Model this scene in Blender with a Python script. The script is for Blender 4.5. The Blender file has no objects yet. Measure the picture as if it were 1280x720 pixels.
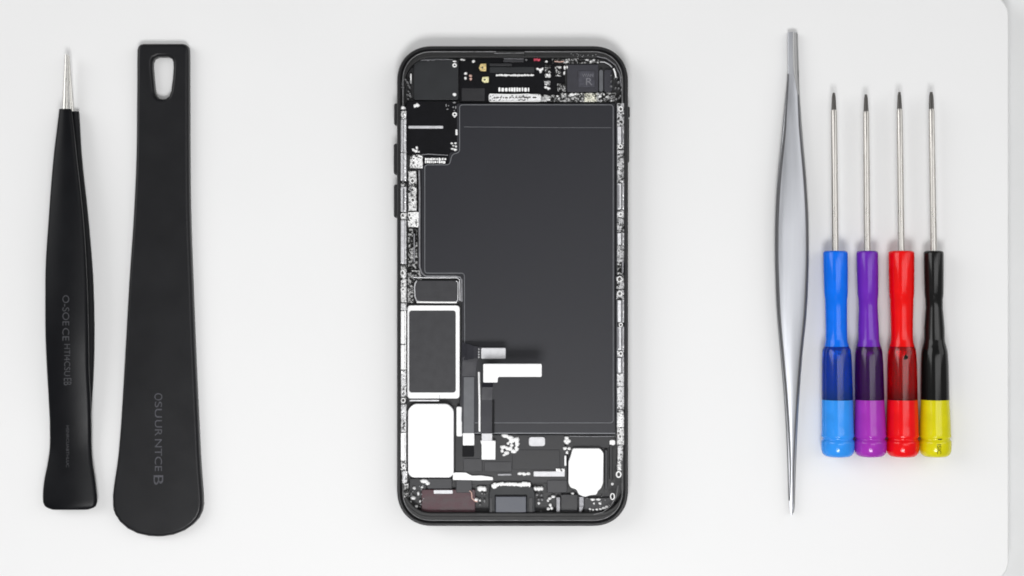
import bpy, math, random
from mathutils import Vector
from mathutils.geometry import tessellate_polygon

S = 0.00025            # metres per unit of the layout grid (one photo pixel on the board)
D = 2000.0             # camera height in the same units
random.seed(7)
SC = bpy.context.scene
COL = SC.collection

# ------------------------------------------------------------------ materials
def new_mat(name):
    m = bpy.data.materials.new(name); m.use_nodes = True
    nt = m.node_tree
    return m, nt, nt.nodes['Principled BSDF']

def node(nt, t, **kw):
    n = nt.nodes.new(t)
    for k, v in kw.items():
        setattr(n, k, v)
    return n

def mat(name, col, rough=0.5, metal=0.0, var=0.08, px=12, bump=0.0, bpx=2, coat=0.0, trans=0.0, spec=0.5, rvar=0.06, stretch=None, ior=None):
    """principled surface whose colour, gloss and relief all vary a little with noise"""
    m, nt, b = new_mat(name)
    L = nt.links.new
    tc = node(nt, 'ShaderNodeTexCoord')
    src = tc.outputs['Object']
    if stretch:
        mp = node(nt, 'ShaderNodeMapping'); mp.inputs['Scale'].default_value = stretch
        L(src, mp.inputs['Vector']); src = mp.outputs['Vector']
    n1 = node(nt, 'ShaderNodeTexNoise'); n1.inputs['Scale'].default_value = 1/(px*S); n1.inputs['Detail'].default_value = 5
    L(src, n1.inputs['Vector'])
    r = node(nt, 'ShaderNodeMapRange')
    r.inputs['From Min'].default_value = .3; r.inputs['From Max'].default_value = .7
    r.inputs['To Min'].default_value = 1-var; r.inputs['To Max'].default_value = 1+var
    L(n1.outputs['Fac'], r.inputs['Value'])
    mx = node(nt, 'ShaderNodeVectorMath', operation='SCALE')
    mx.inputs[0].default_value = col
    L(r.outputs['Result'], mx.inputs['Scale'])
    L(mx.outputs['Vector'], b.inputs['Base Color'])
    r2 = node(nt, 'ShaderNodeMapRange')
    r2.inputs['From Min'].default_value = .3; r2.inputs['From Max'].default_value = .7
    r2.inputs['To Min'].default_value = max(.02, rough-rvar); r2.inputs['To Max'].default_value = min(1, rough+rvar)
    L(n1.outputs['Fac'], r2.inputs['Value']); L(r2.outputs['Result'], b.inputs['Roughness'])
    b.inputs['Metallic'].default_value = metal
    b.inputs['Specular IOR Level'].default_value = spec
    b.inputs['Coat Weight'].default_value = coat; b.inputs['Coat Roughness'].default_value = .12
    b.inputs['Transmission Weight'].default_value = trans
    if ior: b.inputs['IOR'].default_value = ior
    if bump:
        n2 = node(nt, 'ShaderNodeTexNoise'); n2.inputs['Scale'].default_value = 1/(bpx*S); n2.inputs['Detail'].default_value = 3
        L(src, n2.inputs['Vector'])
        bp = node(nt, 'ShaderNodeBump'); bp.inputs['Strength'].default_value = bump; bp.inputs['Distance'].default_value = S
        L(n2.outputs['Fac'], bp.inputs['Height']); L(bp.outputs['Normal'], b.inputs['Normal'])
    return m

def speck_mat(name, light, dark, px=1.6, lo=.42, hi=.5, metal=0.3, rough=.35, stretch=None):
    """machined metal dotted with dark pits and glue"""
    m, nt, b = new_mat(name)
    L = nt.links.new
    tc = node(nt, 'ShaderNodeTexCoord'); src = tc.outputs['Object']
    if stretch:
        mp = node(nt, 'ShaderNodeMapping'); mp.inputs['Scale'].default_value = stretch
        L(src, mp.inputs['Vector']); src = mp.outputs['Vector']
    n1 = node(nt, 'ShaderNodeTexNoise'); n1.inputs['Scale'].default_value = 1/(px*S); n1.inputs['Detail'].default_value = 2
    n0 = node(nt, 'ShaderNodeTexNoise'); n0.inputs['Scale'].default_value = 1/(px*7*S); n0.inputs['Detail'].default_value = 2
    L(src, n1.inputs['Vector']); L(src, n0.inputs['Vector'])
    add = node(nt, 'ShaderNodeMath', operation='MULTIPLY_ADD')
    add.inputs[1].default_value = .55; L(n0.outputs['Fac'], add.inputs[0])
    sub = node(nt, 'ShaderNodeMath', operation='SUBTRACT'); sub.inputs[1].default_value = .275
    L(n1.outputs['Fac'], sub.inputs[0]); L(sub.outputs[0], add.inputs[2])
    cr = node(nt, 'ShaderNodeValToRGB')
    e = cr.color_ramp.elements
    e[0].position = lo; e[0].color = (*dark, 1)
    e[1].position = hi; e[1].color = (*light, 1)
    L(add.outputs[0], cr.inputs['Fac']); L(cr.outputs['Color'], b.inputs['Base Color'])
    b.inputs['Metallic'].default_value = metal; b.inputs['Roughness'].default_value = rough
    bp = node(nt, 'ShaderNodeBump'); bp.inputs['Strength'].default_value = .5; bp.inputs['Distance'].default_value = S
    L(add.outputs[0], bp.inputs['Height']); L(bp.outputs['Normal'], b.inputs['Normal'])
    return m

M = {}
M['board'] = mat('board_white', (.80, .80, .80), .55, var=.008, px=160, bump=.04, bpx=3, spec=.3)
M['table'] = mat('table_grey', (.755, .76, .76), .6, var=.02, px=90, spec=.3)
M['tool_black'] = mat('tool_black_coating', (.0035, .0038, .0052), .36, var=.1, px=30, bump=.05, bpx=1.5, spec=.17, rvar=.03)
M['spudger'] = mat('spatula_black_plastic', (.0036, .0037, .0052), .36, var=.06, px=40, bump=.05, bpx=1.5, spec=.33, rvar=.03)
M['ink'] = mat('grey_ink', (.045, .045, .056), .5, var=.35, px=2.5)
M['ink_faint'] = mat('faint_grey_ink', (.030, .031, .037), .5, var=.35, px=2.5)
M['ink_chip'] = mat('chip_ink', (.16, .16, .18), .5, var=.3, px=2)
M['ink_dark'] = mat('dark_ink', (.012, .008, .006), .6, spec=.1)
M['steel'] = mat('brushed_steel', (.47, .48, .51), .36, metal=.7, var=.06, px=8, stretch=(1, .06, 1), bump=.03)
M['steel_edge_shade'] = mat('painted_edge_shade', (.10, .10, .105), .4, metal=.6, var=.15, px=8, stretch=(1, .06, 1))  # darkened copy of the steel, dark reflection put into the colour
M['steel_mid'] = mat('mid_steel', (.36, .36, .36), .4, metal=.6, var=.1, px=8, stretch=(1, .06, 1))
M['shaft'] = mat('shaft_steel', (.56, .54, .51), .3, metal=.92, var=.1, px=6, stretch=(1, .2, 1))
M['tip'] = mat('dark_tip', (.10, .095, .09), .4, metal=.7)
M['prong'] = mat('prong_steel', (.62, .61, .58), .32, metal=1, var=.1, px=6)
M['frame'] = mat('phone_frame_black', (.010, .010, .011), .36, var=.1, px=14, spec=.35)
M['lip'] = mat('phone_lip_grey', (.018, .018, .0185), .45, var=.2, px=10, spec=.3, bump=.1)
M['lip_line'] = mat('phone_lip_edge', (.20, .20, .205), .4, metal=.3, var=.4, px=6)
M['mid'] = mat('midplate_dark', (.016, .016, .018), .5, var=.4, px=5, bump=.25)
M['plate'] = mat('dark_plate', (.018, .018, .0205), .38, var=.12, px=10, bump=.04, spec=.36)
M['plate2'] = mat('charcoal_plate', (.028, .028, .032), .38, spec=.38, var=.12, px=10, bump=.04)
M['battery'] = mat('battery_foil', (.0066, .0070, .0122), .39, var=.05, px=50, bump=.02, bpx=4, spec=.42, rvar=.02)
M['highlight_and_lines'] = mat('battery_highlight_and_lines', (.17, .175, .19), .45, var=.1, px=8)  # grey for crease, tray lines and scratches, and for the painted bevel highlight
M['black'] = mat('black_shield', (.004, .004, .0055), .5, var=.2, px=8, spec=.12)
M['camera_plate'] = mat('slate_plate', (.012, .0135, .016), .5, var=.15, px=20, spec=.4)
M['silver'] = mat('silver_metal', (.62, .62, .64), .35, metal=.5, var=.15, px=4, bump=.15)
M['dull'] = mat('dull_silver', (.24, .24, .255), .42, metal=.4, var=.25, px=3, bump=.15)
M['white'] = mat('white_label', (.93, .93, .935), .5, var=.02, px=20, spec=.5)
M['white_grey'] = mat('grey_white_metal', (.58, .58, .60), .4, metal=.2, var=.08, px=6, bump=.1)
M['flex'] = mat('flex_dark', (.022, .022, .029), .42, var=.12, px=8, spec=.3)
M['flex_grey'] = mat('flex_grey', (.10, .104, .115), .42, var=.12, px=10, spec=.5)
M['red_plate'] = mat('maroon_plate', (.046, .009, .016), .45, var=.35, px=9, bump=.1)
M['gold'] = mat('gold_pad', (.72, .56, .25), .35, metal=.4, var=.3, px=3, bump=.2)
M['gold2'] = mat('pale_gold_pad', (.74, .70, .40), .35, metal=.3, var=.25, px=3, bump=.2)
M['pink'] = mat('pink_part', (.62, .08, .13), .4, var=.4, px=2.5)
M['peach'] = mat('peach_part', (.65, .42, .36), .4, var=.3, px=2.5)
M['violet_chip'] = mat('violet_chip', (.022, .022, .031), .45, var=.15, px=8)
M['violet_chip2'] = mat('violet_chip_face', (.040, .040, .054), .45, var=.4, px=3)
M['screen'] = mat('grey_port_face', (.062, .068, .088), .4, var=.1, px=12)
M['speck'] = speck_mat('pitted_silver', (.84, .84, .84), (.02, .02, .02), 3.3, .38, .46, metal=.2)
M['speck_dense'] = speck_mat('pitted_silver_dense', (.92, .92, .92), (.02, .02, .02), 2.8, .40, .48, metal=.1)
M['speck_dark'] = speck_mat('pitted_dark', (.55, .55, .55), (.008, .008, .008), 3.4, .48, .60, metal=.1)
M['speck_rail'] = speck_mat('pitted_rail', (.82, .82, .83), (.03, .03, .03), 3.0, .32, .44, metal=.2)
M['speck_mid'] = speck_mat('pitted_mid', (.60, .60, .61), (.025, .025, .025), 3.2, .37, .47, metal=.3)
M['solder'] = mat('solder', (.95, .95, .95), .35, metal=.1, var=.05, px=1.6, bump=.3, bpx=1.2)
M['solder_dim'] = mat('dim_solder', (.34, .34, .35), .4, metal=.2, var=.5, px=1.6, bump=.3, bpx=1.2)

# ------------------------------------------------------------------ mesh builder
def W(x, y, z, zref=None):
    k = (D-(z if zref is None else zref))/D
    return ((x-640)*k*S, (360-y)*k*S, z*S)

def area(p):
    return .5*sum(p[i][0]*p[(i+1) % len(p)][1]-p[(i+1) % len(p)][0]*p[i][1] for i in range(len(p)))

def offset(p, d):
    """move a closed outline inward by d (outward when d < 0)"""
    n = len(p); out = []
    sgn = 1 if area(p) > 0 else -1
    for i in range(n):
        a, b, c = p[i-1], p[i], p[(i+1) % n]
        e1 = (b[0]-a[0], b[1]-a[1]); e2 = (c[0]-b[0], c[1]-b[1])
        l1 = math.hypot(*e1) or 1e-9; l2 = math.hypot(*e2) or 1e-9
        n1 = (-e1[1]/l1*sgn, e1[0]/l1*sgn); n2 = (-e2[1]/l2*sgn, e2[0]/l2*sgn)
        bx, by = n1[0]+n2[0], n1[1]+n2[1]
        q = bx*bx+by*by
        if q < .3: bx, by, q = n1[0], n1[1], 1.0; s = 1
        else: s = 2/q
        out.append((b[0]+bx*s*d, b[1]+by*s*d))
    return out

def rrect(x0, y0, x1, y1, r=2, n=4, e=2.0):
    r = min(r, (x1-x0)/2-.01, (y1-y0)/2-.01)
    pts = []
    for cx, cy, a0 in ((x1-r, y1-r, 0), (x0+r, y1-r, 90), (x0+r, y0+r, 180), (x1-r, y0+r, 270)):
        for i in range(n+1):
            a = math.radians(a0+90*i/n)
            c, s = math.cos(a), math.sin(a)
            pts.append((cx+r*math.copysign(abs(c)**(2/e), c), cy+r*math.copysign(abs(s)**(2/e), s)))
    return pts

def rounded(poly, r=2, n=3):
    """round each corner of a polygon"""
    out = []
    m = len(poly)
    for i in range(m):
        a, b, c = Vector(poly[i-1]), Vector(poly[i]), Vector(poly[(i+1) % m])
        u, v = (a-b), (c-b)
        q = min(r, u.length*.45, v.length*.45)
        p0, p1 = b+u.normalized()*q, b+v.normalized()*q
        for j in range(n+1):
            t = j/n
            w = p0*(1-t)**2+b*2*t*(1-t)+p1*t*t
            out.append((w.x, w.y))
    return out

class MB:
    def __init__(s): s.v = []; s.f = []; s.sm = []
    def add(s, vs, fs, smooth=False):
        o = len(s.v); s.v += vs
        for f in fs: s.f.append(tuple(i+o for i in f)); s.sm.append(smooth)
        return s
    def plate(s, outer, z0, z1, bevel=.6, seg=2, holes=(), zref=None, drop=None):
        """solid plate with rounded upper edges; bevel = width, drop = depth of the edge"""
        zr = z1 if zref is None else zref
        drop = bevel if drop is None else drop
        loops = [outer]+list(holes)
        lv = [(0, z0), (0, z1-drop)]
        for j in range(1, seg+1):
            a = math.pi/2*j/seg
            lv.append((bevel*(1-math.cos(a)), z1-drop+drop*math.sin(a)))
        if bevel <= 0: lv = [(0, z0), (0, z1)]
        rings_top = []; rings_bot = []
        for li, lp in enumerate(loops):
            rings = []
            for d, z in lv:
                q = offset(lp, d if li == 0 else -d)
                o = len(s.v); s.v += [W(x, y, z, zr) for x, y in q]
                rings.append((o, len(q), q, z))
            # world y is flipped, so a positive area here is clockwise in the world
            flip = (area(lp) > 0) != (li > 0)
            for (o0, n, _, _), (o1, _, _, _) in zip(rings, rings[1:]):
                for i in range(n):
                    j = (i+1) % n
                    f = (o0+i, o0+j, o1+j, o1+i)
                    s.f.append(f[::-1] if flip else f); s.sm.append(True)
            rings_top.append(rings[-1]); rings_bot.append(rings[0])
        for rs, up in ((rings_top, True), (rings_bot, False)):
            idx = []
            polys = []
            for o, n, q, z in rs:
                idx += [o+i for i in range(n)]
                polys.append([Vector((x, -y, 0)) for x, y in q])
            for t in tessellate_polygon(polys):
                a, b, c = (s.v[idx[i]] for i in t)
                cr = (b[0]-a[0])*(c[1]-a[1])-(b[1]-a[1])*(c[0]-a[0])
                f = tuple(idx[i] for i in t)
                if (cr > 0) != up: f = f[::-1]
                s.f.append(f); s.sm.append(False)
        return s
    def box(s, x0, y0, x1, y1, z0, z1, r=.8, b=.4, zref=None):
        r = min(r, (x1-x0)*.45, (y1-y0)*.45); b = min(b, (x1-x0)*.3, (y1-y0)*.3, max(.01, (z1-z0)*.8))
        return s.plate(rrect(x0, y0, x1, y1, r, 2), z0, z1, b, 2, zref=zref)
    def loft(s, secs, smooth=True, closed=True):
        """skin over a list of equal-length rings of world points, capped at both ends"""
        n = len(secs[0]); o = len(s.v)
        for q in secs: s.v += list(q)
        for k in range(len(secs)-1):
            for i in range(n):
                j = (i+1) % n
                s.f.append((o+k*n+i, o+k*n+j, o+(k+1)*n+j, o+(k+1)*n+i)); s.sm.append(smooth)
        c = len(s.v); s.v += list(secs[0])+list(secs[-1])      # end faces have their own corners, so the sides stay straight-shaded
        s.f.append(tuple(c+i for i in range(n))[::-1]); s.sm.append(False)
        s.f.append(tuple(c+n+i for i in range(n))); s.sm.append(False)
        return s
    def tube(s, pts, r=.8, n=8, flat=1.0, closed=False):
        """round wire along (x, y, z) points"""
        secs = []
        m = len(pts)
        for i, p in enumerate(pts):
            a = pts[i-1] if (i > 0 or closed) else p
            b = pts[(i+1) % m] if (i < m-1 or closed) else p
            dx, dy = b[0]-a[0], b[1]-a[1]; l = math.hypot(dx, dy) or 1
            nx, ny = -dy/l, dx/l
            secs.append([W(p[0]+nx*r*math.cos(t), p[1]+ny*r*math.cos(t), p[2]+r*flat*math.sin(t), p[2]) for t in (2*math.pi*j/n for j in range(n))])
        if closed: secs.append(secs[0])
        return s.loft(secs)
    def rough(s, x0, y0, x1, y1, z0, z1, amp=1.0, cell=1.5, edge=.4):
        """lumpy slab of solder and machined metal: a fine grid with uneven heights"""
        nx = max(2, int((x1-x0)/cell)); ny = max(2, int((y1-y0)/cell)); o = len(s.v)
        for j in range(ny+1):
            for i in range(nx+1):
                b = i in (0, nx) or j in (0, ny)
                jx = random.uniform(-edge, edge); jy = random.uniform(-edge, edge)
                z = z1-amp*.8 if b else z1+random.uniform(-amp, amp*.3)
                s.v.append(W(x0+(x1-x0)*i/nx+jx, y0+(y1-y0)*j/ny+jy, z, z1))
        for j in range(ny):
            for i in range(nx):
                a = o+j*(nx+1)+i
                s.f.append((a, a+nx+1, a+nx+2, a+1)); s.sm.append(False)
        # skirt down to z0
        ring = [o+i for i in range(nx+1)]+[o+j*(nx+1)+nx for j in range(1, ny+1)]+[o+ny*(nx+1)+i for i in range(nx-1, -1, -1)]+[o+j*(nx+1) for j in range(ny-1, 0, -1)]
        q = len(s.v)
        for r_ in ring:
            x, y, _ = s.v[r_]; s.v.append((x, y, z0*S))
        for i in range(len(ring)):
            j = (i+1) % len(ring)
            s.f.append((ring[i], ring[j], q+j, q+i)); s.sm.append(False)
        return s
    def blob(s, cx, cy, rx, ry, z0, h, n=7, wob=.25):
        """uneven solder bead"""
        rx *= 1.22; ry *= 1.22; rad = [1+random.uniform(-wob, wob) for _ in range(n)]
        o = len(s.v)
        for f_, hh in ((1, 0), (1, .35), (.85, .85), (.4, 1)):
            for i in range(n):
                a = 2*math.pi*i/n
                s.v.append(W(cx+math.cos(a)*rx*rad[i]*f_, cy-math.sin(a)*ry*rad[i]*f_, z0+h*hh, z0+h))
        for k in range(3):
            for i in range(n):
                j = (i+1) % n
                s.f.append((o+k*n+i, o+k*n+j, o+(k+1)*n+j, o+(k+1)*n+i)); s.sm.append(True)
        s.f.append(tuple(o+3*n+i for i in range(n))); s.sm.append(True)
        return s
    def build(s, name, m, parent=None):
        me = bpy.data.meshes.new(name)
        base = Vector((0, 0, 0)); p = parent
        while p is not None: base += p.location; p = p.parent
        me.from_pydata([tuple(Vector(v)-base) for v in s.v], [], s.f)
        me.polygons.foreach_set('use_smooth', s.sm)
        me.materials.append(m if not isinstance(m, str) else M[m])
        me.update(); me.validate()
        o = bpy.data.objects.new(name, me); COL.objects.link(o)
        if parent: o.parent = parent
        return o

def thing(name, x, y, label, cat, group=None):
    o = bpy.data.objects.new(name, None); COL.objects.link(o)
    o.empty_display_size = .005
    o.location = ((x-640)*S, (360-y)*S, 0)
    o['label'] = label; o['category'] = cat
    if group: o['group'] = group
    return o

def lettering(text, cx, cy, z, height, length, m, parent, rot=-90, name='lettering', drape=None):
    c = bpy.data.curves.new(name, 'FONT'); c.body = text; c.align_x = 'CENTER'; c.align_y = 'CENTER'; c.size = 1
    c.extrude = .0
    t = bpy.data.objects.new(name, c); COL.objects.link(t)
    bpy.context.view_layer.update()
    me = bpy.data.meshes.new_from_object(t.evaluated_get(bpy.context.evaluated_depsgraph_get()))
    bpy.data.objects.remove(t)
    xs = [v.co.x for v in me.vertices]; ys = [v.co.y for v in me.vertices]
    w = max(xs)-min(xs); h = max(ys)-min(ys); mx = (max(xs)+min(xs))/2; my = (max(ys)+min(ys))/2
    a = math.radians(rot); base = Vector((0, 0, 0)); p = parent
    while p is not None: base += p.location; p = p.parent
    for v in me.vertices:
        u, q = (v.co.x-mx)/w*length, (v.co.y-my)/h*height
        x, y = u*math.cos(a)-q*math.sin(a), u*math.sin(a)+q*math.cos(a)
        v.co = Vector(W(cx+x, cy-y, z if drape is None else interp(drape, cy-y)[-1]+.75))-base
    me.materials.append(M[m])
    o = bpy.data.objects.new(name, me); COL.objects.link(o); o.parent = parent
    return o

def interp(tab, y):
    """smooth table lookup: rows (y, a, b, ...)"""
    if y <= tab[0][0]: return tab[0][1:]
    if y >= tab[-1][0]: return tab[-1][1:]
    for i in range(len(tab)-1):
        if tab[i][0] <= y <= tab[i+1][0]:
            p0 = tab[max(0, i-1)]; p1 = tab[i]; p2 = tab[i+1]; p3 = tab[min(len(tab)-1, i+2)]
            h = p2[0]-p1[0]; t = (y-p1[0])/h
            out = []
            for c in range(1, len(p1)):
                s1 = (p2[c]-p1[c])/h
                s0 = (p1[c]-p0[c])/((p1[0]-p0[0]) or 1e9) if i > 0 else s1
                s2 = (p3[c]-p2[c])/((p3[0]-p2[0]) or 1e9) if i < len(tab)-2 else s1
                m1 = 0 if s0*s1 < 0 else (s0+s1)/2; m2 = 0 if s1*s2 < 0 else (s1+s2)/2
                out.append((2*t**3-3*t*t+1)*p1[c]+(t**3-2*t*t+t)*h*m1+(-2*t**3+3*t*t)*p2[c]+(t**3-t*t)*h*m2)
            return out

# ------------------------------------------------------------------ setting
tb = MB().plate(rrect(-2600, -2400, 3900, 3100, 10), -44, -34, 1)
o = tb.build('table_surface', 'table'); o['kind'] = 'structure'
bd = MB().plate(rrect(-34, -9, 1261.5, 729.5, 29, 12), -33.9, 0, 2.6, 4)
o = bd.build('work_board', 'board')
o['label'] = 'large flat white board with rounded corners lying under the phone and all the tools'; o['category'] = 'board'

# ------------------------------------------------------------------ black tweezers (left)
tw = thing('tweezers', 88, 400, 'black coated tweezers with bare steel tips, at the far left beside the black spatula', 'tweezers')
def arm(tab, y0, y1, n, t, b, drop):
    secs = []
    ys = [y0+(y1-y0)*(1-math.cos(math.pi*i/n))/2 for i in range(n+1)]
    for y in ys:
        l, r, z = interp(tab, y)
        bb = min(b, (r-l)*.3)
        pr = [(l, z-t), (l, z-drop), (l+bb*.3, z-drop*.35), (l+bb, z), ((l+r)/2, z+.4), (r-bb, z), (r-bb*.3, z-drop*.35), (r, z-drop), (r, z-t)]
        secs.append([W(x, y, zz, z) for x, zz in pr])
    return MB().loft(secs)
# lower arm first: hardly bent, resting on the board
low = [(139, 84, 97.5, 9), (200, 80, 101.5, 7.5), (270, 78, 109, 6.5), (350, 76, 115.5, 6), (420, 74, 117, 6), (470, 72, 115.8, 7), (520, 70, 112.8, 8), (560, 69, 112, 8), (600, 62, 114, 8), (625, 60, 116, 8)]
arm(low, 139, 625, 40, 5.5, 2.5, 2.5).build('lower_arm', 'tool_black', tw)
up = [(136, 73, 88, 24), (143, 72.2, 89, 25), (200, 65.5, 95, 31), (270, 60, 102.5, 35), (350, 55.6, 107.5, 36), (420, 55.8, 109.5, 33), (460, 57.5, 110, 28), (500, 59.8, 112, 22), (535, 61.3, 112.9, 17), (560, 61.2, 113.2, 15), (580, 58.5, 114.6, 15), (600, 54.4, 117.6, 15), (615, 52.7, 119.4, 15), (626, 52.6, 120.2, 15), (631, 54.0, 119.4, 15), (635, 57.5, 116.5, 14.6), (637.3, 64, 110, 14)]
uo = arm(up, 136, 637.3, 70, 6, 4.5, 3.2).build('upper_arm', 'tool_black', tw)
# joint block between the arms at the wide end
MB().plate(rounded([(63, 520), (110, 520), (112, 560), (115, 622), (110, 632), (64, 632), (57, 622), (63, 560)], 4), 7, 12, .5, zref=12).build('end_joint', 'tool_black', tw)
for nm, pts in (('steel_tip', [(80.8, 137, 4.0, 23), (81.4, 105, 3.1, 22), (82.0, 80, 2.3, 21), (82.2, 68, 1.9, 20.4)]),
                ('steel_tip', [(89.2, 140, 2.7, 9), (87.4, 112, 2.1, 11), (85.6, 85, 1.7, 14), (84.6, 69, 1.3, 17)])):
    secs = []
    for x, y, w, z in [(pts[0][0], pts[0][1]+8, pts[0][2], pts[0][3])]+list(pts):
        secs.append([W(x+w*math.cos(a), y, z-2+w*.7*math.sin(a)-1, z) for a in [math.pi*2*j/10 for j in range(10)]])
    MB().loft(secs).build(nm, 'prong', tw)
lettering('O-SOE', 82.3, 388, 35.6, 8.5, 38, 'ink_faint', tw, drape=up)
lettering('CE', 82.3, 418, 33.8, 8.5, 16, 'ink_faint', tw, drape=up)
lettering('HTI4CSU', 84, 450, 30.9, 7.5, 40, 'ink_faint', tw, drape=up)
lettering('EB', 84.5, 477, 27, 9.5, 9, 'ink_faint', tw, drape=up)
lettering('HSNRCUABTHLUC', 84.5, 558, 15.6, 3.6, 52, 'ink_faint', tw, drape=up)

# ------------------------------------------------------------------ black spatula
sp = thing('pry_spatula', 197, 380, 'long flat black plastic pry spatula with a hanging hole and a broad rounded end', 'spatula')
Lr = [(60, 170.5, 235.5), (120, 170.2, 235.6), (200, 169.2, 235.9), (270, 166, 236.8), (350, 160.6, 239.6), (444, 155.2, 243.2), (538, 149.4, 247.6), (580, 145.5, 249.6), (606, 141.4, 251.6), (622, 139.8, 252.8), (632, 140, 253)]
out = [(178.5, 54), (227.5, 54), (231.4, 55), (234.2, 57.8), (235.4, 62)]
ys = [62+570*i/46 for i in range(1, 47)]
out += [(interp(Lr, y)[1], y) for y in ys]
arc = [(251.6, 640), (247.6, 648.5), (240.5, 656.5), (230, 663.8), (216, 669.2), (203, 671.2), (196, 671.5), (185, 670.8), (171, 667.6), (158.5, 661.4), (149, 653), (143.2, 644.5), (140.8, 638)]
out += arc
out += [(interp(Lr, y)[0], y) for y in reversed(ys)]
out += [(170.6, 62), (171.8, 57.8), (174.6, 55)]
hole = [(197, 70.5), (209, 70.5), (213.8, 72.8), (215.8, 77), (216, 84), (215, 98), (213, 113), (210.6, 119.6), (206.5, 122.8), (202, 123.4), (197.5, 122.4), (194.2, 119), (192.4, 113), (191, 98), (189.8, 84), (190, 77), (192, 72.8)]
MB().plate(out, .2, 13, 4.2, 5, holes=[hole], drop=6).build('blade', 'spudger', sp)
lettering('O', 198, 496, 13.3, 10, 9, 'ink', sp)
lettering('SU', 198, 512, 13.3, 9, 20, 'ink', sp)
lettering('UR', 198, 535, 13.3, 9, 20, 'ink', sp)
lettering('NTCE', 198, 569, 13.3, 9, 40, 'ink', sp)
lettering('B', 198, 600, 13.3, 12, 12, 'ink', sp)

# ------------------------------------------------------------------ silver tweezers
st = thing('tweezers', 990, 340, 'bare silver steel tweezers with a leaf shaped body, between the phone and the blue screwdriver', 'tweezers')
T = [(40, 985, 996.5, 9), (60, 985, 997, 10), (92, 985.4, 998, 11), (110, 984.2, 998.6, 12), (140, 981.2, 1000.4, 14), (180, 977.4, 1003.6, 16), (225, 972.8, 1007.6, 18), (270, 970.2, 1010.2, 19), (310, 969.6, 1010.8, 19), (350, 970.4, 1010, 19), (393, 972.4, 1007.8, 18), (444, 976.8, 1002.6, 16), (495, 981.2, 998.6, 14), (546, 984.3, 995.7, 12), (598, 986.2, 993.6, 10), (626, 986.9, 992.8, 9), (638, 987.4, 992.3, 8), (643.5, 988.8, 990.8, 7)]
def leaf(T, y0, y1, n, thick, edge, drop, dz=0, dx=0, bulge=.06):
    secs = []
    for i in range(n+1):
        y = y0+(y1-y0)*i/n
        l, r, z = interp(T, y); l += dx; r += dx; z += dz
        w = r-l; e = min(edge, w*.27); dr = drop*e/edge*min(1, .12+w/42)
        pr = [(l, z-thick-dr), (l, z-dr*1.1), (l+e*.25, z-dr*.8), (l+e, z-.1)]
        for q in (.2, .4, .5, .6, .8):
            pr.append((l+e+(w-2*e)*q, z+w*bulge*math.sin(math.pi*q)))
        pr += [(r-e, z-.1), (r-e*.25, z-dr*.8), (r, z-dr*1.1), (r, z-thick-dr)]
        secs.append([W(x, y, zz, z) for x, zz in pr])
    return MB().loft(secs)
leaf(T, 40, 643.5, 90, 2.2, 3.4, 2.2, bulge=.035).build('upper_arm', 'steel', st)
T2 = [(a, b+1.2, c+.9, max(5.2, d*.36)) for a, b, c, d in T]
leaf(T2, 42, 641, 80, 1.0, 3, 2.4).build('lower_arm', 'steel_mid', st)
def edge_shade_strip(side, y0, y1, wmax, m):  # strip over the arm's side, painting the dark reflection seen there
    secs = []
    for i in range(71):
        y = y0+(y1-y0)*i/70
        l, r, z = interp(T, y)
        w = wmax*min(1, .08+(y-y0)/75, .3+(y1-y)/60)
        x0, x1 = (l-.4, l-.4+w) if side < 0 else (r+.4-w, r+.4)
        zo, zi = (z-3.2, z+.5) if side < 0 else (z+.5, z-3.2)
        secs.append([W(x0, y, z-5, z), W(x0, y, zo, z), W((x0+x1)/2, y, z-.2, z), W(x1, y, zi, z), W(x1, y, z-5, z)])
    MB().loft(secs).build('arm_edge_shade', m, st)
edge_shade_strip(-1, 92, 626, 3.6, 'steel_edge_shade'); edge_shade_strip(1, 88, 630, 3.4, 'steel_edge_shade')
tbz = MB().loft([[W(a, y, z-1.2, z), W(a, y, z-.1, z), W((a+b)/2, y, z+.35, z), W(b, y, z-.3, z), W(b, y, z-1.6, z)] for a, b, y, z in ((991, 996.2, 40.6, 9.8), (991, 996.8, 62, 10.7), (991.4, 997.6, 84, 11.5), (993, 998, 96, 11.9), (995.2, 998.4, 108, 12.4), (997.4, 998.9, 118, 12.8))])
tbz.build('tip_bevel', 'steel_mid', st)
MB().plate(rrect(986.4, 43, 995.8, 88, 1.5), 3, 8.5, .4).build('end_joint', 'steel', st)

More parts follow.
